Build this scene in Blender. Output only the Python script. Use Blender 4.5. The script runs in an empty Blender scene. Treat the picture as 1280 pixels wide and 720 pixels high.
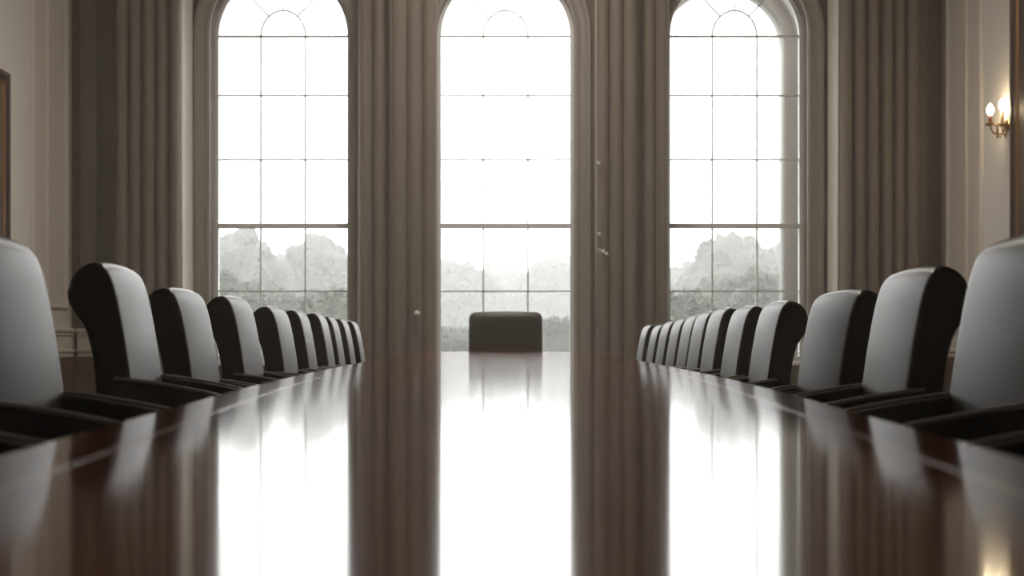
import bpy, bmesh, math, random
from mathutils import Vector, Matrix, noise
random.seed(7)
PI = math.pi
S = bpy.context.scene
C = S.collection

# ------------------------------------------------------------------ camera, sky, exposure
EYE = 0.87                      # eye height: table top is at 0.75
F = 1700.0                      # focal length in pixels of the 1280 frame
cam_d = bpy.data.cameras.new('camera')
cam_d.sensor_width = 36.0
cam_d.lens = F / 1280 * 36
cam_d.shift_x = 8 / 1280
cam_d.shift_y = 64 / 1280
cam_d.clip_start = 0.02
cam_d.clip_end = 600
cam_d.dof.use_dof = True
cam_d.dof.focus_distance = 6.5
cam_d.dof.aperture_fstop = 4.0
cam = bpy.data.objects.new('camera', cam_d)
C.objects.link(cam)
cam.location = (0, 0, EYE)
cam.rotation_euler = (PI / 2, 0, 0)
S.camera = cam

S.view_settings.view_transform = 'Standard'
S.view_settings.look = 'None'
S.view_settings.gamma = 1
S.view_settings.use_curve_mapping = False
S.view_settings.exposure = 0.0
S.cycles.use_denoising = True
S.cycles.max_bounces = 10
S.cycles.diffuse_bounces = 6
S.cycles.glossy_bounces = 5
S.cycles.transparent_max_bounces = 12
S.cycles.volume_bounces = 1
S.cycles.sample_clamp_indirect = 8
S.cycles.caustics_reflective = False
S.cycles.caustics_refractive = False

W = bpy.data.worlds.new('sky')
S.world = W
W.use_nodes = True
nt = W.node_tree
nt.nodes.clear()
SKY = 4.1
tc = nt.nodes.new('ShaderNodeTexCoord')
dp = nt.nodes.new('ShaderNodeVectorMath'); dp.operation = 'DOT_PRODUCT'
sd = Vector((0, math.cos(math.radians(10)), math.sin(math.radians(10))))
dp.inputs[1].default_value = sd
nt.links.new(tc.outputs['Generated'], dp.inputs[0])
pw = nt.nodes.new('ShaderNodeMath'); pw.operation = 'POWER'; pw.use_clamp = True
mx0 = nt.nodes.new('ShaderNodeMath'); mx0.operation = 'MAXIMUM'; mx0.inputs[1].default_value = 0
nt.links.new(dp.outputs['Value'], mx0.inputs[0])
nt.links.new(mx0.outputs[0], pw.inputs[0]); pw.inputs[1].default_value = 90
ml = nt.nodes.new('ShaderNodeMath'); ml.operation = 'MULTIPLY_ADD'
ml.inputs[1].default_value = 7.0; ml.inputs[2].default_value = SKY
nt.links.new(pw.outputs[0], ml.inputs[0])
bg = nt.nodes.new('ShaderNodeBackground')
bg.inputs['Color'].default_value = (1.0, 0.985, 0.97, 1)
nt.links.new(ml.outputs[0], bg.inputs['Strength'])
wo = nt.nodes.new('ShaderNodeOutputWorld')
nt.links.new(bg.outputs[0], wo.inputs[0])

FOG = 0.0055                     # scattering per metre in the garden
HAZE = 0.007                    # scattering per metre in the room

FILL_W = 92.0                  # watts of each added fill lamp
FILL_LAMPS = ((0, 13.6), (0, 10.4))
for lx, ly in FILL_LAMPS:
    ld = bpy.data.lights.new('ceiling_light', 'AREA'); ld.shape = 'DISK'; ld.size = .9
    ld.energy = FILL_W; ld.color = (1, .89, .76)
    lo = bpy.data.objects.new('ceiling_light', ld); C.objects.link(lo); lo.location = (lx, ly, 6.44)

# ------------------------------------------------------------------ helpers
def link(o, parent=None):
    C.objects.link(o)
    if parent: o.parent = parent
    return o

def mesh_obj(name, bm, mat, parent=None, smooth=False, bevel=0, seg=3, angle=40):
    bmesh.ops.recalc_face_normals(bm, faces=bm.faces)
    me = bpy.data.meshes.new(name)
    bm.to_mesh(me); bm.free()
    if mat: me.materials.append(mat)
    if smooth:
        for p in me.polygons: p.use_smooth = True
    o = bpy.data.objects.new(name, me)
    link(o, parent)
    if bevel:
        b = o.modifiers.new('bevel', 'BEVEL')
        b.width = bevel; b.segments = seg
        b.limit_method = 'ANGLE'; b.angle_limit = math.radians(angle)
    return o

def empty(name, loc=(0, 0, 0), rz=0):
    o = bpy.data.objects.new(name, None)
    o.empty_display_size = 0.1
    o.location = loc; o.rotation_euler = (0, 0, rz)
    return link(o)

def tag(o, label=None, cat=None, group=None, kind=None):
    if label: o['label'] = label
    if cat: o['category'] = cat
    if group: o['group'] = group
    if kind: o['kind'] = kind
    return o

def box(bm, x0, x1, y0, y1, z0, z1):
    v = [bm.verts.new((x, y, z)) for x in (x0, x1) for y in (y0, y1) for z in (z0, z1)]
    for f in ((0, 1, 3, 2), (4, 6, 7, 5), (0, 4, 5, 1), (2, 3, 7, 6), (0, 2, 6, 4), (1, 5, 7, 3)):
        bm.faces.new([v[i] for i in f])

def tube(bm, pts, r, n=8, closed=False, caps=True):
    pts = [Vector(p) for p in pts]
    m = len(pts)
    rings = []
    prev = None
    for i, p in enumerate(pts):
        a = pts[(i - 1) % m] if (closed or i > 0) else pts[i]
        b = pts[(i + 1) % m] if (closed or i < m - 1) else pts[i]
        t = (b - a).normalized()
        if prev is None:
            u = t.orthogonal().normalized()
        else:
            u = (prev - t * prev.dot(t))
            u = u.normalized() if u.length > 1e-6 else t.orthogonal().normalized()
        prev = u
        w = t.cross(u)
        rr = r[i] if isinstance(r, (list, tuple)) else r
        rings.append([bm.verts.new(p + (u * math.cos(2 * PI * k / n) + w * math.sin(2 * PI * k / n)) * rr) for k in range(n)])
    for i in range(m if closed else m - 1):
        A, B = rings[i], rings[(i + 1) % m]
        for k in range(n):
            bm.faces.new((A[k], A[(k + 1) % n], B[(k + 1) % n], B[k]))
    if caps and not closed:
        bm.faces.new(rings[0][::-1]); bm.faces.new(rings[-1])

def lathe(bm, prof, cx=0, cy=0, n=20):
    rings = []
    for r, z in prof:
        if r < 1e-5:
            rings.append([bm.verts.new((cx, cy, z))])
        else:
            rings.append([bm.verts.new((cx + r * math.cos(2 * PI * k / n), cy + r * math.sin(2 * PI * k / n), z)) for k in range(n)])
    for A, B in zip(rings, rings[1:]):
        for k in range(n):
            a = [A[k % len(A)], A[(k + 1) % len(A)], B[(k + 1) % len(B)], B[k % len(B)]]
            q = []
            for v in a:
                if v not in q: q.append(v)
            if len(q) >= 3: bm.faces.new(q)

def extrude_profile(bm, pts, axis, a0, a1):
    """pts: 2D outline; axis 'y' -> (x,z) outline extruded along y, 'x' -> (y,z), 'z' -> (x,y)"""
    def mk(p, a):
        if axis == 'y': return (p[0], a, p[1])
        if axis == 'x': return (a, p[0], p[1])
        return (p[0], p[1], a)
    A = [bm.verts.new(mk(p, a0)) for p in pts]
    B = [bm.verts.new(mk(p, a1)) for p in pts]
    n = len(pts)
    for i in range(n):
        bm.faces.new((A[i], A[(i + 1) % n], B[(i + 1) % n], B[i]))
    bm.faces.new(A[::-1]); bm.faces.new(B)

def spline(pts, per=5, closed=False):
    """Catmull-Rom through points of any dimension"""
    P = [Vector(p) for p in pts]
    n = len(P); out = []
    rng = n if closed else n - 1
    for i in range(rng):
        if closed:
            p0, p1, p2, p3 = P[(i - 1) % n], P[i], P[(i + 1) % n], P[(i + 2) % n]
        else:
            p0, p1, p2, p3 = P[max(i - 1, 0)], P[i], P[i + 1], P[min(i + 2, n - 1)]
        for k in range(per):
            t = k / per
            out.append(0.5 * ((2 * p1) + (p2 - p0) * t + (2 * p0 - 5 * p1 + 4 * p2 - p3) * t * t + (3 * p1 - p0 - 3 * p2 + p3) * t ** 3))
    if not closed: out.append(P[-1])
    return out

# ------------------------------------------------------------------ materials
def mat(name, col, rough=0.5, metal=0, spec=0.5, coat=0, coat_rough=0.03, sheen=0, bump=None, var=None, trans=0, emit=None):
    m = bpy.data.materials.new(name)
    m.use_nodes = True
    t = m.node_tree
    b = t.nodes['Principled BSDF']
    b.inputs['Base Color'].default_value = (*col, 1)
    b.inputs['Roughness'].default_value = rough
    b.inputs['Metallic'].default_value = metal
    b.inputs['Specular IOR Level'].default_value = spec
    b.inputs['Coat Weight'].default_value = coat
    b.inputs['Coat Roughness'].default_value = coat_rough
    b.inputs['Sheen Weight'].default_value = sheen
    if emit:
        b.inputs['Emission Color'].default_value = (*emit[0], 1)
        b.inputs['Emission Strength'].default_value = emit[1]
    co = t.nodes.new('ShaderNodeTexCoord')
    if var:       # (scale vector, second colour, detail)
        mp = t.nodes.new('ShaderNodeMapping'); mp.inputs['Scale'].default_value = var[0]
        t.links.new(co.outputs['Object'], mp.inputs[0])
        nz = t.nodes.new('ShaderNodeTexNoise'); nz.inputs['Scale'].default_value = 1; nz.inputs['Detail'].default_value = var[2]
        t.links.new(mp.outputs[0], nz.inputs['Vector'])
        r = t.nodes.new('ShaderNodeValToRGB')
        r.color_ramp.elements[0].position = .32; r.color_ramp.elements[1].position = .68
        r.color_ramp.elements[0].color = (*col, 1); r.color_ramp.elements[1].color = (*var[1], 1)
        t.links.new(nz.outputs['Fac'], r.inputs[0])
        t.links.new(r.outputs[0], b.inputs['Base Color'])
    if bump:      # (scale vector, strength, distance)
        mp = t.nodes.new('ShaderNodeMapping'); mp.inputs['Scale'].default_value = bump[0]
        t.links.new(co.outputs['Object'], mp.inputs[0])
        nz = t.nodes.new('ShaderNodeTexNoise'); nz.inputs['Scale'].default_value = 1; nz.inputs['Detail'].default_value = 3
        t.links.new(mp.outputs[0], nz.inputs['Vector'])
        bp = t.nodes.new('ShaderNodeBump'); bp.inputs['Strength'].default_value = bump[1]; bp.inputs['Distance'].default_value = bump[2]
        t.links.new(nz.outputs['Fac'], bp.inputs['Height'])
        t.links.new(bp.outputs[0], b.inputs['Normal'])
    return m

M = {}
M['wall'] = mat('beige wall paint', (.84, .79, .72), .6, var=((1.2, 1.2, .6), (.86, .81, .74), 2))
M['wall_dark'] = mat('brown wall paint', (.12, .088, .064), .6, var=((1.2, 1.2, .6), (.13, .096, .07), 2))  # shade on the window wall, painted in as a dark tone
M['trim_dark'] = mat('brown moulding paint', (.20, .165, .13), .45)  # pilasters darkened along with the painted shade of the window wall
M['casing'] = mat('greige moulding paint', (.30, .27, .235), .45)
M['trim'] = mat('pale moulding paint', (.82, .77, .70), .45)
M['ceiling'] = mat('ceiling plaster', (.55, .53, .50), .8)
M['dado'] = mat('dark wood wainscot', (.10, .030, .016), .35, var=((6, 6, .8), (.16, .052, .026), 5), coat=.3, coat_rough=.2)
M['carpet'] = mat('dark carpet', (.055, .042, .034), .95, var=((9, 9, 9), (.075, .055, .042), 4), bump=((300, 300, 300), .4, .004))
M['curtain'] = mat('taupe velvet curtain', (.205, .165, .133), .8, sheen=.2, var=((9, 9, .5), (.225, .183, .147), 2), bump=((500, 500, 500), .15, .001))
M['lining'] = mat('cream curtain lining', (.80, .76, .70), .7, sheen=.2)  # cream tone paints window light onto the curtain's leading edge
M['arm_trim'] = mat('pale worn leather welt', (.60, .55, .50), .35, spec=.6)  # pale colour stands in for the highlight along the arm tops
M['table'] = mat('polished mahogany', (.18, .030, .011), .085, spec=.4, var=((9, .7, 9), (.29, .068, .030), 6))
M['table'].node_tree.nodes['Principled BSDF'].inputs['IOR'].default_value = 1.40
M['inlay'] = mat('satinwood inlay', (.42, .20, .12), .12, spec=.3)
M['leather'] = mat('black brown leather', (.015, .011, .009), .33, spec=.37, sheen=.05, bump=((220, 220, 220), .12, .001))
M['piping'] = mat('leather piping', (.05, .038, .032), .33, spec=.6)
M['brass'] = mat('aged brass', (.52, .34, .14), .3, metal=1)
M['darkmetal'] = mat('dark metal', (.03, .03, .032), .3, metal=.9)
M['frame_wood'] = mat('dark carved frame wood', (.055, .022, .009), .4, spec=.3, var=((30, 30, 30), (.09, .038, .015), 4))
M['gilt'] = mat('old gilt', (.34, .18, .07), .35, metal=.8)
M['canvas'] = mat('dark oil paint', (.05, .032, .02), .5, spec=.2, var=((2.2, 2.2, 1.6), (.16, .10, .055), 5))
M['sash'] = mat('painted sash', (.84, .88, .87), .4)
M['stone'] = mat('pale limestone', (.62, .62, .60), .8, var=((3, 3, 3), (.66, .655, .63), 4))
M['candle'] = mat('cream candle tube', (.62, .52, .36), .5)
M['red_candle'] = mat('reddish candle sleeve', (.30, .09, .05), .5)
M['bulb'] = mat('lit bulb', (1, .9, .75), .3, emit=((1, .80, .52), 30))
M['porcelain'] = mat('white porcelain', (.85, .84, .80), .15, coat=1)
M['grass'] = mat('misty lawn', (.06, .07, .055), .9, var=((.15, .15, .15), (.09, .10, .08), 4))
M['leaf'] = mat('muted foliage', (.05, .058, .045), .9, var=((.5, .5, .5), (.09, .10, .08), 5))
M['bark'] = mat('bark', (.09, .075, .06), .9)
M['cord'] = mat('pale silk cord', (.55, .48, .38), .5, sheen=.3)

g = bpy.data.materials.new('window glass'); g.use_nodes = True
t = g.node_tree; t.nodes.clear()
go = t.nodes.new('ShaderNodeOutputMaterial'); gm = t.nodes.new('ShaderNodeMixShader')
gt = t.nodes.new('ShaderNodeBsdfTransparent'); gg = t.nodes.new('ShaderNodeBsdfGlossy')
gt.inputs[0].default_value = (.96, .97, .965, 1); gg.inputs['Roughness'].default_value = .02
gf = t.nodes.new('ShaderNodeFresnel'); gf.inputs[0].default_value = 1.25
t.links.new(gf.outputs[0], gm.inputs[0]); t.links.new(gt.outputs[0], gm.inputs[1]); t.links.new(gg.outputs[0], gm.inputs[2])
t.links.new(gm.outputs[0], go.inputs[0])
M['glass'] = g

# ------------------------------------------------------------------ room
YW = 16.5                 # inner face of the window wall
YB = -5.0
XL, XR = -5.26, 5.29
ZC = 6.6
WT = 0.45                 # window wall thickness
WIN = (-2.74, 0.0, 2.82)  # window centres
WR = 0.84                 # half width = arch radius
ZS = 4.60                 # springing line
ZSILL = 0.60

def struct(o): o['kind'] = 'structure'; return o

bm = bmesh.new(); box(bm, XL - .3, XR + .3, YB - .3, YW + WT, -.2, 0)
struct(mesh_obj('floor', bm, M['carpet']))
bm = bmesh.new(); box(bm, XL - .3, XR + .3, YB - .3, YW + WT, ZC, ZC + .2)
struct(mesh_obj('ceiling', bm, M['ceiling']))
bm = bmesh.new(); box(bm, XL - .3, XL, YB - .3, YW + WT, 0, ZC)
struct(mesh_obj('wall_left', bm, M['wall']))
bm = bmesh.new(); box(bm, XR, XR + .3, YB - .3, YW + WT, 0, ZC)
struct(mesh_obj('wall_right', bm, M['wall']))
bm = bmesh.new(); box(bm, XL, XR, YB - .3, YB, 0, ZC)
struct(mesh_obj('wall_front', bm, M['wall']))

def arch(cx, r, z0, zs, n=32):
    p = [(cx - r, z0), (cx + r, z0)]
    for k in range(n + 1):
        a = PI * k / n
        p.append((cx + r * math.cos(a), zs + r * math.sin(a)))
    return p

def curve_wall(name, loops, y0, y1, m, parent=None):
    cu = bpy.data.curves.new(name, 'CURVE'); cu.dimensions = '2D'; cu.fill_mode = 'BOTH'
    for lp in loops:
        s = cu.splines.new('POLY'); s.points.add(len(lp) - 1)
        for i, (a, b) in enumerate(lp): s.points[i].co = (a, b, 0, 1)
        s.use_cyclic_u = True
    cu.extrude = (y1 - y0) / 2
    tmp = bpy.data.objects.new('tmp', cu); C.objects.link(tmp)
    bpy.context.view_layer.update()
    me = bpy.data.meshes.new_from_object(tmp.evaluated_get(bpy.context.evaluated_depsgraph_get()))
    bpy.data.objects.remove(tmp)
    me.transform(Matrix.Rotation(PI / 2, 4, 'X'))
    me.transform(Matrix.Translation((0, (y0 + y1) / 2, 0)))
    me.name = name; me.materials.clear(); me.materials.append(m)
    bm = bmesh.new(); bm.from_mesh(me)
    bmesh.ops.remove_doubles(bm, verts=bm.verts, dist=1e-4)
    bmesh.ops.recalc_face_normals(bm, faces=bm.faces)
    bm.to_mesh(me); bm.free()
    return link(bpy.data.objects.new(name, me), parent)

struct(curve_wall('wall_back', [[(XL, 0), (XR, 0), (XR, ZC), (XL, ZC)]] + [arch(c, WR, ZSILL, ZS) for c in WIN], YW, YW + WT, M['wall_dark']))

# windows: sash frame, glazing bars, panes, casing, sill
def make_window(n, cx):
    w = struct(empty('window_%d' % n, (cx, YW + .26, ZSILL)))
    def put(o):
        o.parent = w; o.matrix_parent_inverse = Matrix.Translation((-cx, -(YW + .26), -ZSILL)); return o
    inner = arch(cx, WR - .045, ZSILL + .06, ZS)
    put(curve_wall('sash_frame', [arch(cx, WR, ZSILL, ZS), inner], YW + .22, YW + .30, M['sash']))
    bm = bmesh.new()
    y0, y1 = YW + .243, YW + .272
    r = WR - .03
    bx = .275                                    # inner hub radius
    for x in (-bx, bx): box(bm, cx + x - .010, cx + x + .010, y0, y1, ZSILL + .03, ZS)
    for z in (.70, 1.46, 3.08, 3.87): 
        if z > ZSILL + .06: box(bm, cx - r, cx + r, y0, y1, z - .009, z + .009)
    box(bm, cx - r, cx + r, y0, y1, ZS - .013, ZS + .013)
    yc = (y0 + y1) / 2
    tube(bm, [(cx + bx * math.cos(PI * k / 24), yc, ZS + .32 * math.sin(PI * k / 24)) for k in range(25)], .012, 6)
    for a in (50, 130, 90):
        a = math.radians(a)
        tube(bm, [(cx + bx * math.cos(a), yc, ZS + .32 * math.sin(a)), (cx + r * math.cos(a), yc, ZS + r * math.sin(a))], .011, 6)
    o = put(mesh_obj('glazing_bars', bm, M['sash']))
    bm = bmesh.new(); box(bm, cx - r, cx + r, YW + .225, YW + .295, 2.235, 2.295)
    put(mesh_obj('meeting_rail', bm, M['sash'], bevel=.006))
    bm = bmesh.new()
    vs = [bm.verts.new((x, YW + .258, z)) for x, z in arch(cx, WR - .03, ZSILL + .03, ZS)]
    bm.faces.new(vs)
    put(mesh_obj('pane', bm, M['glass']))
    # moulded casing around the arch, on the room side
    prof = [(.0, 0), (.0, -.030), (.03, -.045), (.06, -.030), (.085, -.028), (.12, -.034), (.15, -.062), (.185, -.062), (.20, -.04), (.20, 0)]
    path = [(-1, 0, 0.0)]
    bm = bmesh.new(); rings = []
    stations = [(cx + WR, ZSILL, 1, 0), (cx + WR, ZS, 1, 0)] + [(cx + WR * math.cos(PI * k / 32), ZS + WR * math.sin(PI * k / 32), math.cos(PI * k / 32), math.sin(PI * k / 32)) for k in range(1, 32)] + [(cx - WR, ZS, -1, 0), (cx - WR, ZSILL, -1, 0)]
    for (x, z, dx, dz) in stations:
        rings.append([bm.verts.new((x + dx * a, YW + b, z + dz * a)) for a, b in prof])
    for A, B in zip(rings, rings[1:]):
        for i in range(len(prof) - 1): bm.faces.new((A[i], A[i + 1], B[i + 1], B[i]))
    put(mesh_obj('casing', bm, M['casing']))
    bm = bmesh.new(); box(bm, cx - WR - .22, cx + WR + .22, YW - .09, YW + .22, ZSILL - .05, ZSILL)
    put(mesh_obj('sill', bm, M['trim'], bevel=.012))
    return w
for i, c in enumerate(WIN): make_window(i + 1, c)

# opal lamps added unseen overhead, filling a room the windows leave dark
M['opal'] = mat('opal glass, lit', (.9, .87, .8), .4, emit=((1, .85, .68), 3))
for i, (lx, ly) in enumerate(FILL_LAMPS):
    r = empty('ceiling_lamp', (lx, ly, ZC))
    bm = bmesh.new(); lathe(bm, [(0, 0), (.56, 0), (.58, -.03), (.56, -.07), (.50, -.08), (.50, -.02), (0, -.02)], n=40)
    mesh_obj('rim', bm, M['brass'], r, smooth=True)
    bm = bmesh.new(); lathe(bm, [(.50, -.06), (.48, -.075), (.3, -.10), (0, -.11)], n=40)
    mesh_obj('diffuser', bm, M['opal'], r, smooth=True)
    tag(r, 'round opal ceiling lamp above the long table, out of the picture', 'ceiling lamp', 'round ceiling lamps')

# trims: dado rails, wood wainscot, baseboards, wall panel mouldings, corner pilasters
def rail_profile(d):      # chair rail section: depth from wall, height
    return [(0, .66), (.025, .66), (.025, .70), (.045, .72), (.045, .745), (.022, .76), (.022, .90), (.04, .92), (.04, .945), (.065, .965), (.065, .99), (.03, 1.005), (0, 1.01)]
def side_band(name, prof, x, s, m, y0, y1):
    bm = bmesh.new()
    extrude_profile(bm, [(x + s * a, b) for a, b in prof], 'y', y0, y1)
    return struct(mesh_obj(name, bm, m))
def back_band(name, prof, m, x0, x1):
    bm = bmesh.new()
    extrude_profile(bm, [(YW - a, b) for a, b in prof], 'x', x0, x1)
    return struct(mesh_obj(name, bm, m))
rp = rail_profile(0)
tn = [0]
def tname():
    tn[0] += 1; return 'trim_%d' % tn[0]
side_band(tname(), rp, XL, 1, M['trim'], YB, YW)
side_band(tname(), rp, XR, -1, M['trim'], YB, YW)
back_band(tname(), rp, M['trim'], XL + .07, WIN[0] - WR - .24)
back_band(tname(), rp, M['trim'], WIN[2] + WR + .24, XR - .07)
wp = [(0, .13), (.018, .13), (.018, .66), (0, .66)]
side_band(tname(), wp, XL, 1, M['dado'], YB, YW)
side_band(tname(), wp, XR, -1, M['dado'], YB, YW)
back_band(tname(), wp, M['dado'], XL + .02, WIN[0] - WR - .24)
back_band(tname(), wp, M['dado'], WIN[2] + WR + .24, XR - .02)
bp_ = [(0, 0), (.03, 0), (.03, .10), (.02, .13), (0, .13)]
side_band('baseboard_left', bp_, XL, 1, M['dado'], YB, YW)
side_band('baseboard_right', bp_, XR, -1, M['dado'], YB, YW)
back_band('baseboard_back', bp_, M['dado'], XL + .03, XR - .03)

def side_panel(x, s, y0, y1, z0, z1):
    """raised rectangular moulding on a side wall"""
    bm = bmesh.new()
    prof = [(0, 0), (.012, .0), (.028, .018), (.030, .030), (.018, .045), (.012, .06), (0, .062)]   # (depth, inward)
    rings = []
    for (y, z, dy, dz) in ((y0, z0, 1, 1), (y1, z0, -1, 1), (y1, z1, -1, -1), (y0, z1, 1, -1)):
        rings.append([bm.verts.new((x + s * d, y + dy * a, z + dz * a)) for d, a in prof])
    for i in range(4):
        A, B = rings[i], rings[(i + 1) % 4]
        for k in range(len(prof) - 1): bm.faces.new((A[k], A[k + 1], B[k + 1], B[k]))
    return struct(mesh_obj(tname(), bm, M['trim']))
for x, s in ((XL, 1), (XR, -1)):
    for y0, y1 in ((15.55, 16.28), (11.4, 15.12), (7.2, 10.9), (3.0, 6.7), (-1.2, 2.5)):
        side_panel(x, s, y0, y1, 1.22, 6.1)
# flat pilasters: side wall near corner and on the back wall beside the curtains
def slab(bm, x0, x1, y0, y1, z0, z1): box(bm, x0, x1, y0, y1, z0, z1)
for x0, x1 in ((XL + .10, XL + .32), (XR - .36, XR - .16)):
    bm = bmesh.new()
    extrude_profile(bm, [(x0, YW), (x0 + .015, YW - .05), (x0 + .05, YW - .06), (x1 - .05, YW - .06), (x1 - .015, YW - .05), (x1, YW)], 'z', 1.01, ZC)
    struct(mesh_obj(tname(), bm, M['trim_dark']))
# crown moulding
cp = [(0, ZC), (0, ZC - .30), (.04, ZC - .28), (.06, ZC - .20), (.14, ZC - .10), (.22, ZC - .05), (.22, ZC)]
side_band(tname(), cp, XL, 1, M['trim'], YB, YW)
side_band(tname(), cp, XR, -1, M['trim'], YB, YW)

# ------------------------------------------------------------------ curtains
CURT = []
def curtain(x0, x1, folds, amp, label, y=YW - .24, seed=0, lead=0, group='floor length window curtains'):
    """one gathered panel with real, rounded folds; pull>0 turns that edge toward the glass"""
    rnd = random.Random(seed)
    n = folds * 16
    ph = [rnd.uniform(-.35, .35) for _ in range(folds + 2)]
    am = [rnd.uniform(.65, 1.25) for _ in range(folds + 2)]
    zt, zb = 6.28, .015
    rows = 26
    bm = bmesh.new(); grid = []; lin = []
    for j in range(rows + 1):
        v = j / rows; z = zt + (zb - zt) * v
        row = []
        for i in range(n + 1):
            u = i / n
            f = u * folds
            k = int(min(f, folds - 1e-6)); fr = f - k
            p = ph[k] * (1 - fr) + ph[k + 1] * fr
            a = am[k] * (1 - fr) + am[k + 1] * fr
            w = 2 * PI * f + p + .25 * math.sin(v * 2.2 + k)
            x = x0 + (x1 - x0) * u + 1.1 * abs(x1 - x0) / folds / (2 * PI) * math.cos(w) + .006 * math.sin(3 * v + k)
            d = amp * a * math.sin(w) * (.75 + .25 * math.sin(v * 1.7 + seed + k * .6) ** 2)
            row.append(bm.verts.new((x, y + d, z)))
        if lead:      # leading edge turned to the glass, window light painted in as cream
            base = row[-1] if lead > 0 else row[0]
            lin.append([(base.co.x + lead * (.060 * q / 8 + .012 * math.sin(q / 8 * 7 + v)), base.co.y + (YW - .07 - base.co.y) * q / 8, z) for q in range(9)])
        grid.append(row)
    for A, B in zip(grid, grid[1:]):
        for i in range(len(A) - 1): bm.faces.new((A[i], A[i + 1], B[i + 1], B[i]))
    CURT.append([v.co.copy() for r_ in grid for v in r_])
    o = mesh_obj('curtain', bm, M['curtain'], smooth=True)
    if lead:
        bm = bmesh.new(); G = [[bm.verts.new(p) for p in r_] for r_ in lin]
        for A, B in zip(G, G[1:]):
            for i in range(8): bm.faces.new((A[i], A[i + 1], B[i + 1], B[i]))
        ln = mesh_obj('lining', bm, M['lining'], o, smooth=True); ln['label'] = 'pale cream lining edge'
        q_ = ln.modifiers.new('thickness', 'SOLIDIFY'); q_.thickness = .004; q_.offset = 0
    sm = o.modifiers.new('thickness', 'SOLIDIFY'); sm.thickness = .006; sm.offset = 0
    tag(o, label, 'curtain', group)
    o.location = (0, 0, 0)
    return o
curtain(-4.66, -3.87, 5, .11, 'dark taupe curtain panel left of the leftmost arched window, next to the left side wall', seed=1, lead=1, y=YW - .38)
curtain(-1.80, -1.30, 3, .085, 'taupe curtain panel on the right edge of the left arched window', seed=2)
curtain(-1.40, -.845, 3, .075, 'taupe curtain panel on the left edge of the middle arched window', seed=3, y=YW - .44)
curtain(1.01, 1.52, 3, .075, 'taupe curtain panel on the right edge of the middle arched window', seed=4, y=YW - .44)
curtain(1.42, 1.93, 3, .085, 'taupe curtain panel on the left edge of the right arched window', seed=5)
curtain(3.93, 4.86, 6, .11, 'dark taupe curtain panel right of the right arched window, next to the right side wall', seed=6, lead=-1, y=YW - .38)

def rod(x0, x1, label):
    r = empty('curtain_rod', ((x0 + x1) / 2, YW - .22, 6.30))
    cx = (x0 + x1) / 2; h = (x1 - x0) / 2
    bm = bmesh.new(); tube(bm, [(-h, 0, 0), (h, 0, 0)], .02, 12)
    mesh_obj('pole', bm, M['brass'], r, smooth=True)
    for s in (-1, 1):
        bm = bmesh.new(); tube(bm, [(s * (h - .1), 0, 0), (s * (h - .1), .22, 0)], .012, 8)
        mesh_obj('bracket', bm, M['brass'], r)
    tag(r, label, 'curtain rod', 'brass rods carrying the curtains above the windows')
rod(-4.8, 5.0, 'long brass rod carrying the curtains high above the windows')

# pull cord with beads made up for light glints, right of middle window
pc = empty('curtain_pull_cord', (1.06, YW - .56, 1.0))
bm = bmesh.new(); tube(bm, [(0, 0, 0), (.002, 0, 1.2), (0, 0, 3), (0, 0, 5.30)], .007, 6)
mesh_obj('cord', bm, M['cord'], pc, smooth=True)
for dx, z in ((.03, 1.93), (.085, .90), (.125, .87), (.035, 1.1)):
    bm = bmesh.new()
    bmesh.ops.create_uvsphere(bm, u_segments=12, v_segments=8, radius=.022, matrix=Matrix.Translation((dx, -.02, z)))
    tube(bm, [(0, 0, z + .05), (dx, -.02, z)], .004, 5)
    mesh_obj('bead', bm, M['porcelain'], pc, smooth=True)
tag(pc, 'thin pale pull cord with small white beads, right of the middle window', 'curtain cord')
# glint knob
hy = min(v.y for v in CURT[2] if abs(v.x + 1.035) < .03 and abs(v.z - 1.17) < .3) - .02
hb = empty('curtain_holdback', (-1.035, hy - .05, 1.17))  # made-up knob standing in for a glint of light
bm = bmesh.new()
bmesh.ops.create_uvsphere(bm, u_segments=16, v_segments=10, radius=.038, matrix=Matrix.Translation((0, -.02, 0)))
mesh_obj('knob', bm, M['porcelain'], hb, smooth=True)
bm = bmesh.new(); tube(bm, [(0, 0, 0), (0, .055, 0)], .01, 8)
mesh_obj('stem', bm, M['brass'], hb)
tag(hb, 'small round white holdback knob on the curtain left of the middle window', 'holdback knob')

# ------------------------------------------------------------------ pictures and sconce
def picture(x, s, y0, y1, z0, z1, label, fw=.10):
    r = empty('framed_picture', (x + s * .001, (y0 + y1) / 2, z0))
    def fr(name, prof, m, off):
        bm = bmesh.new(); rings = []
        for (y, z, dy, dz) in ((y0, z0, 1, 1), (y1, z0, -1, 1), (y1, z1, -1, -1), (y0, z1, 1, -1)):
            rings.append([bm.verts.new((s * d, y + dy * (a + off) - (y0 + y1) / 2, z + dz * (a + off) - z0)) for d, a in prof])
        for i in range(4):
            A, B = rings[i], rings[(i + 1) % 4]
            for k in range(len(prof)): bm.faces.new((A[k], A[(k + 1) % len(prof)], B[(k + 1) % len(prof)], B[k]))
        return mesh_obj(name, bm, m, r)
    fr('outer_frame', [(0, 0), (.05, 0), (.065, .02), (.06, .05), (.04, .07), (.03, fw), (0, fw)], M['frame_wood'], 0)
    fr('gilt_slip', [(0, 0), (.028, 0), (.035, .012), (.025, .03), (.015, .04), (0, .04)], M['gilt'], fw)
    bm = bmesh.new()
    a = fw + .03
    box(bm, min(s * .004, s * .014), max(s * .004, s * .014), y0 + a - (y0 + y1) / 2, y1 - a - (y0 + y1) / 2, a, z1 - z0 - a)
    mesh_obj('canvas', bm, M['canvas'], r)
    tag(r, label, 'picture')
picture(XL, 1, 12.1, 14.3, 1.75, 3.66, 'dark wood framed painting on the left side wall, top corner cut by the frame')
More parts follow.
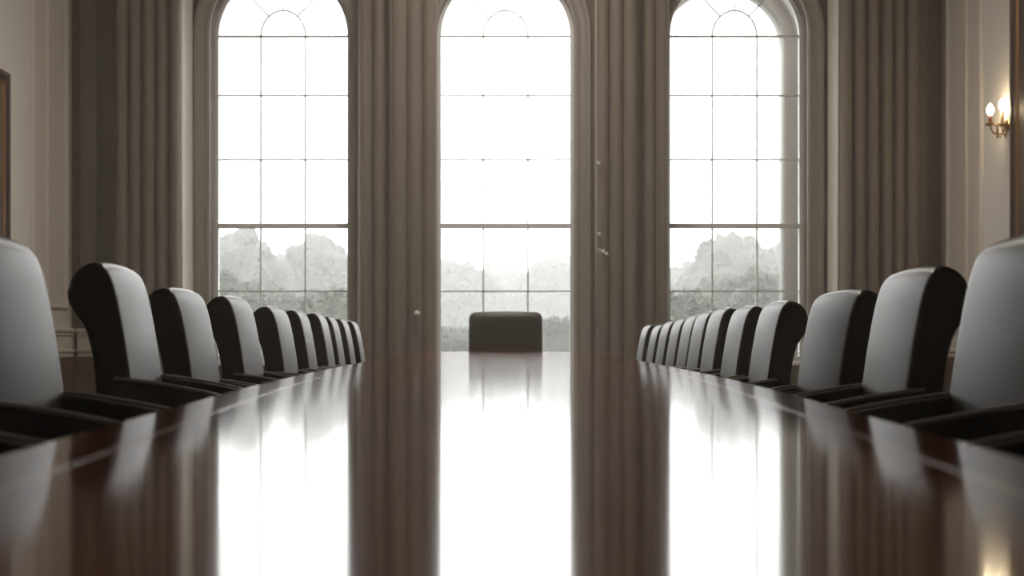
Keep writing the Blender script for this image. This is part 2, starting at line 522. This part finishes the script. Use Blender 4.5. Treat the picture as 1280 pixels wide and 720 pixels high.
picture(XR, -1, 11.6, 14.12, 1.45, 5.3, 'tall dark wood framed picture on the right side wall beside the lit sconce')

sc = empty('wall_sconce', (XR, 14.32, 3.12))
bm = bmesh.new()
lathe(bm, [(0, 0), (.055, 0), (.06, .012), (.04, .022), (.02, .03), (0, .032)], n=20)
bmesh.ops.scale(bm, vec=(1, 1.6, 1), verts=bm.verts)
bmesh.ops.rotate(bm, matrix=Matrix.Rotation(-PI / 2, 3, 'Y'), verts=bm.verts)
mesh_obj('back_plate', bm, M['brass'], sc, smooth=True)
for k, (bx, by, hz, cm) in enumerate(((-.205, -.05, .10, 'red_candle'), (-.065, -.01, .16, 'candle'))):
    bm = bmesh.new()
    tube(bm, spline([(-.01, by * .2, 0), (bx * .4, by * .5, -.09), (bx * .85, by, -.08), (bx, by, .0)], 5), .009, 8)
    tube(bm, spline([(bx * .3, by * .4, -.07), (bx * .4, by * .4, -.13), (bx * .55, by * .5, -.11)], 5), .006, 6)
    mesh_obj('arm', bm, M['brass'], sc, smooth=True)
    bm = bmesh.new()
    lathe(bm, [(0, -.012), (.015, -.015), (.045, .005), (.052, .018), (.046, .018), (.022, .008), (0, .008)], bx, by, 16)
    mesh_obj('drip_pan', bm, M['brass'], sc, smooth=True)
    bm = bmesh.new()
    lathe(bm, [(0, .008), (.02, .008), (.02, hz - .02), (.014, hz), (0, hz)], bx, by, 14)
    mesh_obj('candle_tube', bm, M[cm], sc, smooth=True)
    bm = bmesh.new()
    lathe(bm, [(0, hz - .005), (.014, hz), (.034, hz + .03), (.040, hz + .055), (.028, hz + .09), (.012, hz + .115), (0, hz + .125)], bx, by, 16)
    mesh_obj('bulb', bm, M['bulb'], sc, smooth=True)
    ld = bpy.data.lights.new('bulb_light', 'POINT'); ld.energy = 14; ld.color = (1, .78, .5); ld.shadow_soft_size = .04
    lo = bpy.data.objects.new('bulb_light', ld); link(lo, sc); lo.location = (bx - .01, by - .0, hz + .05)
bm = bmesh.new()
tube(bm, [(-.26, -.07, -.005), (-.205, -.05, .0), (-.065, -.01, .0), (-.01, .03, 0)], .009, 8)
lathe(bm, [(0, -.15), (.012, -.13), (.008, -.11), (.02, -.09), (.012, -.06), (.008, 0), (0, .0)], -.12, -.02, 12)
mesh_obj('cross_bar', bm, M['brass'], sc, smooth=True)
tag(sc, 'small brass wall sconce with two glowing bulbs on the right side wall', 'wall lamp')
hk = mesh_obj('picture_hook', bmesh.new(), M['porcelain'])
bm = bmesh.new()
bmesh.ops.create_uvsphere(bm, u_segments=12, v_segments=8, radius=.016)  # small ball made up for a speck of light on the wall
bm.to_mesh(hk.data); bm.free(); hk.location = (XR - .016, 15.45, 4.06)
tag(hk, 'tiny white round hook head high on the right side wall above the sconce', 'picture hook')

# ------------------------------------------------------------------ conference table
HALF = [(-.35, .40), (.2, .46), (.9, .50), (1.6, .545), (2.3, .59), (3.2, .645), (4.2, .69), (5.5, .725), (7.0, .75), (8.6, .758), (10.2, .755), (11.6, .74), (12.4, .72), (12.85, .69), (13.12, .60), (13.24, .42), (13.28, .2)]
TE = 13.29
def outline(inset=0.0):
    R = spline([(w, y) for y, w in HALF], 6)
    pts = [(p.x, p.y) for p in R] + [(0, TE)] + [(-p.x, p.y) for p in reversed(R)]
    if not inset: return pts
    n = len(pts); out = []
    for i in range(n):
        a = Vector(pts[(i - 1) % n]); b = Vector(pts[i]); c = Vector(pts[(i + 1) % n])
        t1 = (b - a).normalized(); t2 = (c - b).normalized()
        nn = Vector((-(t1.y + t2.y), t1.x + t2.x))
        if nn.length < 1e-6: nn = Vector((-t1.y, t1.x))
        nn.normalize()
        k = 1 / max(.5, nn.dot(Vector((-t1.y, t1.x))))
        q = b + nn * inset * k
        out.append((q.x, q.y))
    return out
tb = empty('conference_table', (0, 6.5, 0))
def tput(o): o.matrix_parent_inverse = Matrix.Translation((0, -6.5, 0)); return o
bm = bmesh.new()
lays = [(.030, .706), (.008, .710), (.0, .722), (.0, .736), (.004, .745), (.012, .75)]
rings = []
for ins, z in lays: rings.append([bm.verts.new((x, y, z)) for x, y in outline(ins or 1e-9)])
for A, B in zip(rings, rings[1:]):
    n = len(A)
    for i in range(n): bm.faces.new((A[i], A[(i + 1) % n], B[(i + 1) % n], B[i]))
bm.faces.new(rings[-1]); bm.faces.new(rings[0][::-1])
tput(mesh_obj('table_top', bm, M['table'], tb))
def ring_strip(i0, i1, z):
    bm = bmesh.new(); A = [bm.verts.new((x, y, z)) for x, y in outline(i0)]; B = [bm.verts.new((x, y, z)) for x, y in outline(i1)]
    A2 = [bm.verts.new((x, y, z - .002)) for x, y in outline(i0)]; B2 = [bm.verts.new((x, y, z - .002)) for x, y in outline(i1)]
    n = len(A)
    for P, Q in ((A, B), (B, B2), (B2, A2), (A2, A)):
        for i in range(n): bm.faces.new((P[i], P[(i + 1) % n], Q[(i + 1) % n], Q[i]))
    return bm
tput(mesh_obj('inlay_band', ring_strip(.105, .112, .7506), M['inlay'], tb))
bm = bmesh.new()
A = outline(.28)
rings = [[bm.verts.new((x, y, z)) for x, y in A] for z in (.60, .707)]
n = len(A)
for i in range(n): bm.faces.new((rings[0][i], rings[0][(i + 1) % n], rings[1][(i + 1) % n], rings[1][i]))
tput(mesh_obj('apron', bm, M['table'], tb))
for y in (1.2, 4.6, 8.0, 11.4):
    bm = bmesh.new(); box(bm, -.20, .20, y - .35, y + .35, 0.08, .708); box(bm, -.28, .28, y - .45, y + .45, 0, .08)
    tput(mesh_obj('pedestal', bm, M['table'], tb, bevel=.012))
tag(tb, 'long polished red brown mahogany conference table filling the foreground', 'table')

# ------------------------------------------------------------------ chairs
def back_profile():
    front = [(.030, .44), (.012, .56), (.0, .67), (-.014, .76), (-.028, .838), (-.048, .93), (-.066, .995), (-.088, 1.042), (-.118, 1.068), (-.150, 1.072), (-.190, 1.060), (-.222, 1.032), (-.236, .992), (-.228, .952), (-.200, .915), (-.172, .882), (-.155, .84), (-.140, .78), (-.130, .70), (-.120, .58), (-.105, .44)]
    return [(p.x * .82, p.y) for p in spline(front, 4)]
PROF = back_profile()
def make_chair(wide=.25, tall=1.0, rnd=.04):
    """high back leather chair facing +x, origin on the floor under the seat back"""
    r = empty('conference_chair')
    hw = wide
    prof = [(x, .44 + (z - .44) * tall) for x, z in PROF]
    bm = bmesh.new()
    # cushion of the backrest: slightly crowned across its width, narrower end sections for rounded edges
    secs = [(-hw, .014), (-hw + .003, .006), (-hw + .009, .001), (-hw + .016, -.0005), (-hw + .03, -.0015), (-hw * .5, -.006), (0, -.008), (hw * .5, -.006), (hw - .03, -.0015), (hw - .016, -.0005), (hw - .009, .001), (hw - .003, .006), (hw, .014)]
    n = len(prof); rings = []
    for y, ins in secs:
        ring = []
        for i in range(n):
            a = Vector(prof[max(i - 1, 0)]); b = Vector(prof[i]); c = Vector(prof[min(i + 1, n - 1)])
            t_ = (c - a).normalized(); nn = Vector((-t_.y, t_.x)).normalized()   # inward (outline runs counter-clockwise)
            if i in (0, n - 1): nn = Vector((nn.x, 0)).normalized()
            q = b + nn * ins
            e = max(0.0, (b.y - (.44 + (1.072 - .44) * tall) + rnd) / rnd) if b.x > -.1235 else (1.0 if b.y > 1.0 else max(0, (b.y - .9) / .1))
            sh = 1 - rnd * .8 / hw * (1 - math.sqrt(max(0, 1 - min(1, e) ** 2)))
            ring.append(bm.verts.new((q.x, y * sh, q.y)))
        rings.append(ring)
    for A, B in zip(rings, rings[1:]):
        for i in range(n): bm.faces.new((A[i], A[(i + 1) % n], B[(i + 1) % n], B[i]))
    bm.faces.new(rings[0][::-1]); bm.faces.new(rings[-1])
    back = mesh_obj('backrest', bm, M['leather'], r, smooth=True)
    m = back.modifiers.new('edges', 'EDGE_SPLIT'); m.split_angle = math.radians(50)
    # seat cushion
    bm = bmesh.new()
    sp = [(-.02, .40), (.42, .40), (.46, .42), (.475, .46), (.45, .495), (.37, .505), (.02, .485)]
    extrude_profile(bm, sp, 'y', -hw + .035, hw - .035)
    mesh_obj('seat', bm, M['leather'], r, bevel=.02, seg=3, angle=30)
    # padded arms: a thin upholstered side panel whose rounded top falls toward the front
    for s in (-1, 1):
        bm = bmesh.new()
        top = spline([(-.05, .722), (.0, .717), (.08, .706), (.17, .690), (.26, .670), (.32, .640), (.345, .59), (.35, .50)], 4)
        ap = [(-.10, .42)] + [(p.x, p.y) for p in top] + [(.34, .42)]
        y0, y1 = s * (hw - .035), s * (hw + .008)
        extrude_profile(bm, ap, 'y', min(y0, y1), max(y0, y1))
        arm = mesh_obj('armrest', bm, M['leather'], r, bevel=.012, seg=3, angle=35)
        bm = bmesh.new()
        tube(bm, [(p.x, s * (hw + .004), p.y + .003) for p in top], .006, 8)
        mesh_obj('welt', bm, M['arm_trim'], arm, smooth=True)  # tube carrying the painted highlight of the arm edge
    bm = bmesh.new(); box(bm, -.02, .40, -.16, .16, .365, .402)
    mesh_obj('seat_plate', bm, M['darkmetal'], r, bevel=.008)
    bm = bmesh.new(); lathe(bm, [(0, .10), (.035, .10), (.035, .22), (.022, .225), (.022, .37), (0, .37)], .2, 0, 14)
    mesh_obj('gas_column', bm, M['darkmetal'], r, smooth=False)
    for k in range(5):
        a = 2 * PI * k / 5 + .3
        d = Vector((math.cos(a), math.sin(a), 0)); c0 = Vector((.2, 0, 0))
        bm = bmesh.new()
        tube(bm, [c0 + d * .02 + Vector((0, 0, .12)), c0 + d * .15 + Vector((0, 0, .105)), c0 + d * .26 + Vector((0, 0, .075))], [.024, .020, .013], 8)
        leg = mesh_obj('leg', bm, M['darkmetal'], r, smooth=True)
        bm = bmesh.new()
        bmesh.ops.create_cone(bm, cap_ends=True, segments=16, radius1=.028, radius2=.028, depth=.03,
                              matrix=Matrix.Translation(c0 + d * .26 + Vector((0, 0, .028))) @ Matrix.Rotation(a + .6, 4, 'Z') @ Matrix.Rotation(PI / 2, 4, 'Y'))
        bmesh.ops.create_cone(bm, cap_ends=True, segments=10, radius1=.008, radius2=.008, depth=.05, matrix=Matrix.Translation(c0 + d * .26 + Vector((0, 0, .055))))
        mesh_obj('caster', bm, M['darkmetal'], leg)
    return r

UP = ('backrest', 'seat', 'armrest', 'seat_plate')
def copy_chair(src):
    r = src.copy(); C.objects.link(r)
    for ch in list(src.children):
        c = ch.copy(); C.objects.link(c); c.parent = r
        for gch in list(ch.children):
            d = gch.copy(); C.objects.link(d); d.parent = c
    return r
def set_lift(r, dz):
    for ch in r.children:
        base = ch.name.split('.')[0]
        if base in UP: ch.location.z = dz
        if base == 'gas_column': ch.scale.z = (.37 + dz) / .37; 

master = make_chair()
first = [True]
def place(side, d, off, H, label, th=0, near=True, group=None):
    r = master
    if not first[0]: r = copy_chair(master)
    first[0] = False
    X = off * d / F
    t = math.radians(th)
    if side < 0:
        r.location = (-X - .25 * math.sin(t), d + .25 * math.cos(t), 0); r.rotation_euler = (0, 0, t)
    else:
        r.location = (X + .25 * math.sin(t), d + .25 * math.cos(t), 0); r.rotation_euler = (0, 0, PI - t)
    set_lift(r, H - .202)
    tag(r, label, 'chair', group or 'black leather chairs along the table')
    return r
ordl = ['second', 'third', 'fourth', 'fifth', 'sixth', 'seventh', 'eighth', 'ninth', 'tenth', 'eleventh', 'twelfth']
LEFT = [(4.05, 468, .230, 3), (4.94, 390, .187, 0), (6.03, 325, .192, 0), (7.20, 275, .173, 0), (8.08, 244, .173, 2), (8.85, 220, .170, 2), (9.52, 206, .160, 2), (10.16, 192, .152, 2), (10.85, 179, .144, 2)]
RIGHT = [(3.80, 500, .206, 0), (4.72, 415, .172, -5), (5.98, 326, .168, 0), (6.80, 286, .164, 0), (7.60, 257, .174, 0), (8.28, 238, .166, 0), (8.92, 223, .158, 0), (9.54, 208, .142, 0), (10.16, 194, .132, 0), (10.80, 181, .112, 0), (11.42, 168, .118, 0)]
place(-1, 2.70, 637, .225, 'black leather chair at the left edge, its pale lit front cut by the frame', 2)
place(1, 2.68, 652, .222, 'black leather chair at the right edge, its pale lit front cut by the frame')
place(-1, 1.62, 960, .22, 'nearest left chair, only its curved arm showing at the lower left edge')
place(1, 1.62, 975, .22, 'nearest right chair, only its curved arm showing at the lower right edge')
for i, (d, off, H, th) in enumerate(LEFT):
    last = i == len(LEFT) - 1
    lb = ('black leather roll-top chair closest to the windows in the left row' if last else
          'large dark roll-top leather chair in the left row, wholly in view, nearest one' if i == 0 else
          'black leather roll-top chair, %s from the camera in the left row' % ordl[i + 1])
    place(-1, d, off, H, lb, th)
for i, (d, off, H, th) in enumerate(RIGHT):
    last = i == len(RIGHT) - 1
    lb = ('black leather roll-top chair closest to the windows in the right row' if last else
          'large dark roll-top leather chair in the right row, wholly in view, nearest one' if i == 0 else
          'black leather roll-top chair, %s from the camera in the right row' % ordl[i + 1])
    place(1, d, off, H, lb, th)

head = make_chair(.375, 1.12, .07)
head.location = (.0, 13.82, 0); head.rotation_euler = (0, 0, -PI / 2)
set_lift(head, 0)
tag(head, 'wide dark leather chair alone at the far head of the table, before the middle window', 'chair')

# ------------------------------------------------------------------ outside
bm = bmesh.new(); box(bm, -200, 200, YW + WT, 300, -.5, -.3)
struct(mesh_obj('ground', bm, M['grass']))

# stone arch of the portico outside the right window
def stone_arch():
    cx = 2.90
    r = empty('stone_arch', (cx, YW + 1.6, -.3))
    def put(o): o.parent = r; o.matrix_parent_inverse = Matrix.Translation((-cx, -(YW + 1.6), .3)); return o
    y = YW + 1.5

    outer = [(cx - 1.3, -.3)] + [(cx - 1.3, 7), (cx + 1.9, 7), (cx + 1.9, -.3)]
    def loop(rad, z0):
        a = arch(cx, rad, z0, ZS + .15)
        return a
    def arch_shape(ra, rb, zb):
        pts = [(cx + rb, zb)] + [(cx + rb * math.cos(PI * k / 32), ZS + .15 + rb * math.sin(PI * k / 32)) for k in range(33)] + [(cx - rb, zb)]
        pts += [(cx - ra, zb)] + [(cx + ra * math.cos(PI - PI * k / 32), ZS + .15 + ra * math.sin(PI - PI * k / 32)) for k in range(33)] + [(cx + ra, zb)]
        return pts
    put(curve_wall('outer_ring', [arch_shape(.98, 1.28, -.3)], y, y + .5, M['stone']))
    put(curve_wall('inner_ring', [arch_shape(.81, .98, -.3)], y + .08, y + .42, M['stone']))
    tag(r, 'pale stone arch outside, seen through the right side of the right window', 'arch')
stone_arch()

def tree(x, y, h, w, seed, label, trunk=True):
    rnd = random.Random(seed)
    r = empty('misty_tree', (x, y, -.3))
    bm = bmesh.new()
    nb = 70
    for k in range(nb):
        a = rnd.uniform(0, 2 * PI); q = rnd.uniform(0, 1) ** .5; zz = rnd.uniform(.28, 1)
        env = math.sin(PI * min(1, max(.08, (zz - .1) / .92))) ** .6
        rad = w * rnd.uniform(.06, .13)
        c = Vector((math.cos(a) * w * .42 * q * env, math.sin(a) * w * .42 * q * env, h * zz - rad * .7))
        g0 = len(bm.verts)
        res = bmesh.ops.create_icosphere(bm, subdivisions=3, radius=rad, matrix=Matrix.Translation(c))
        for v in res['verts']:
            nn = noise.noise_vector(v.co * (3.0 / w) + Vector((seed, 0, 0))) * rad * .55 + noise.noise_vector(v.co * (11.0 / w)) * rad * .3 + noise.noise_vector(v.co * (30.0 / w)) * rad * .25
            v.co += nn
    for k in range(5200):
        a = rnd.uniform(0, 2 * PI); q = rnd.uniform(.25, 1) ** .5; zz = rnd.uniform(.22, 1.02)
        env = math.sin(PI * min(1, max(.08, (zz - .1) / .92))) ** .6
        p = Vector((math.cos(a) * w * .56 * q * env, math.sin(a) * w * .56 * q * env, h * zz - w * .06))
        p += noise.noise_vector(p * (4 / w)) * w * .12
        u = Vector((rnd.gauss(0, 1), rnd.gauss(0, 1), rnd.gauss(0, 1))).normalized(); v_ = u.orthogonal().normalized()
        sz = w * .04
        bm.faces.new([bm.verts.new(p + u * sz), bm.verts.new(p + v_ * sz * .6), bm.verts.new(p - u * sz), bm.verts.new(p - v_ * sz * .6)])
    mesh_obj('foliage', bm, M['leaf'], r, smooth=False)
    bm = bmesh.new(); tube(bm, [(0, 0, 0), (.1, 0, h * .3), (0, 0, h * .6)], [w * .05, w * .04, w * .02], 8)
    mesh_obj('trunk', bm, M['bark'], r, smooth=True)
    tag(r, label, 'tree', 'misty trees outside the windows')
def P(px, d): return (px - 632) / F * d
def Hh(py, d): return EYE + .3 + (424 - py) / F * d
TREES = [
    (290, 80, 290, 7.0, 'tall pale tree in the left third of the left window'),
    (345, 100, 318, 7.5, 'pale distant tree in the centre of the left window'),
    (398, 88, 302, 7.5, 'rounded pale tree in the right third of the left window'),
    (450, 108, 330, 8.0, 'distant tree at the right edge of the left window'),
    (318, 49, 352, 4.0, 'low dark shrub tree in front of the pale trees in the left window'),
    (270, 42, 340, 3.0, 'dark shrub tree at the left edge of the left window'),
    (400, 55, 366, 4.4, 'dark low shrub tree on the right of the left window'),
    (868, 105, 328, 7.5, 'pale distant tree left of centre in the right window'),
    (920, 84, 296, 7.0, 'tall misty tree in the centre of the right window'),
    (978, 92, 306, 7.5, 'pale tree beside the stone arch in the right window'),
    (905, 53, 346, 4.2, 'dark shrub tree in front of the pale trees in the right window'),
    (955, 45, 340, 3.4, 'dark low tree beside the stone arch in the right window'),
    (856, 61, 368, 4.4, 'low shrub tree at the left edge of the right window'),
    (566, 118, 326, 9.0, 'faint low tree in the left of the middle window'),
    (698, 130, 322, 9.0, 'faint low tree in the right of the middle window'),
    (632, 145, 332, 10.0, 'faint distant tree behind the head chair in the middle window'),
]
for i, (px, d, py, w, lb) in enumerate(TREES): tree(P(px, d), d, Hh(py, d), w, 11 + i, lb)

def hedge(x0, x1, y, h, label, seed):
    bm = bmesh.new(); nx = int((x1 - x0) / .35); nz = 10; dep = 1.2
    # closed shell with a rounded top, roughened
    sec = [(0, -.3), (0, h * .6), (.15, h * .9), (.45, h), (.8, h), (1.05, h * .9), (1.2, h * .6), (1.2, -.3)]
    sec = [(p.x, p.y) for p in spline(sec, 4)]
    rings = []
    for i in range(nx + 1):
        x = x0 + (x1 - x0) * i / nx
        ring = []
        for a, b in sec:
            p = Vector((x, y + a, b))
            nn = noise.noise_vector(p * .5 + Vector((seed, 0, 0))) * .5 + noise.noise_vector(p * 1.8) * .22
            if b < 0: nn = Vector((0, 0, 0))
            ring.append(bm.verts.new(p + nn))
        rings.append(ring)
    for A, B in zip(rings, rings[1:]):
        for k in range(len(sec) - 1): bm.faces.new((A[k], A[k + 1], B[k + 1], B[k]))
    bm.faces.new(rings[0]); bm.faces.new(rings[-1][::-1])
    rnd = random.Random(seed)
    for k in range(4200):
        ring = rings[rnd.randrange(len(rings) - 1)]; p = ring[rnd.randrange(3, 24)].co + Vector((rnd.uniform(0, .35), rnd.gauss(0, .06), rnd.gauss(.02, .09)))
        u = Vector((rnd.gauss(0, 1), rnd.gauss(0, 1), rnd.gauss(0, 1))).normalized(); v_ = u.orthogonal().normalized()
        bm.faces.new([bm.verts.new(p + u * .09), bm.verts.new(p + v_ * .05), bm.verts.new(p - u * .09), bm.verts.new(p - v_ * .05)])
    tag(mesh_obj('clipped_hedge', bm, M['leaf'], smooth=True), label, 'hedge')
hedge(-9.5, -3.2, 36, 1.7, 'low dark hedge outside the left window below the trees', 1)
hedge(-3.0, 3.4, 48, 1.3, 'low pale hedge outside the middle window', 5)
hedge(3.8, 10.5, 36, 1.7, 'low dark hedge outside the right window below the trees', 9)

# fog outside: a real scattering medium between the house and beyond the trees
fm = bpy.data.materials.new('morning fog'); fm.use_nodes = True
t = fm.node_tree; t.nodes.clear()
fo = t.nodes.new('ShaderNodeOutputMaterial'); fv = t.nodes.new('ShaderNodeVolumeScatter')
fv.inputs['Color'].default_value = (.97, .98, .98, 1); fv.inputs['Density'].default_value = FOG; fv.inputs['Anisotropy'].default_value = .2
t.links.new(fv.outputs[0], fo.inputs['Volume'])
bm = bmesh.new(); box(bm, -60, 60, YW + WT + 3, 165, -.95, 26)
tag(mesh_obj('garden_fog', bm, fm), 'pale morning fog over the garden outside the windows', 'fog', kind='stuff')

# haze in the room itself: thin, warm, scattering forward
hm = bpy.data.materials.new('room haze'); hm.use_nodes = True
t = hm.node_tree; t.nodes.clear()
ho = t.nodes.new('ShaderNodeOutputMaterial'); hv = t.nodes.new('ShaderNodeVolumeScatter')
hv.inputs['Color'].default_value = (1.0, .93, .84, 1); hv.inputs['Density'].default_value = HAZE; hv.inputs['Anisotropy'].default_value = .55
t.links.new(hv.outputs[0], ho.inputs['Volume'])
bm = bmesh.new(); box(bm, XL - .1, XR + .1, YB - .1, YW + WT + .1, -.1, ZC + .1)
tag(mesh_obj('room_haze', bm, hm), 'thin warm haze filling the room in the window light', 'haze', kind='stuff')
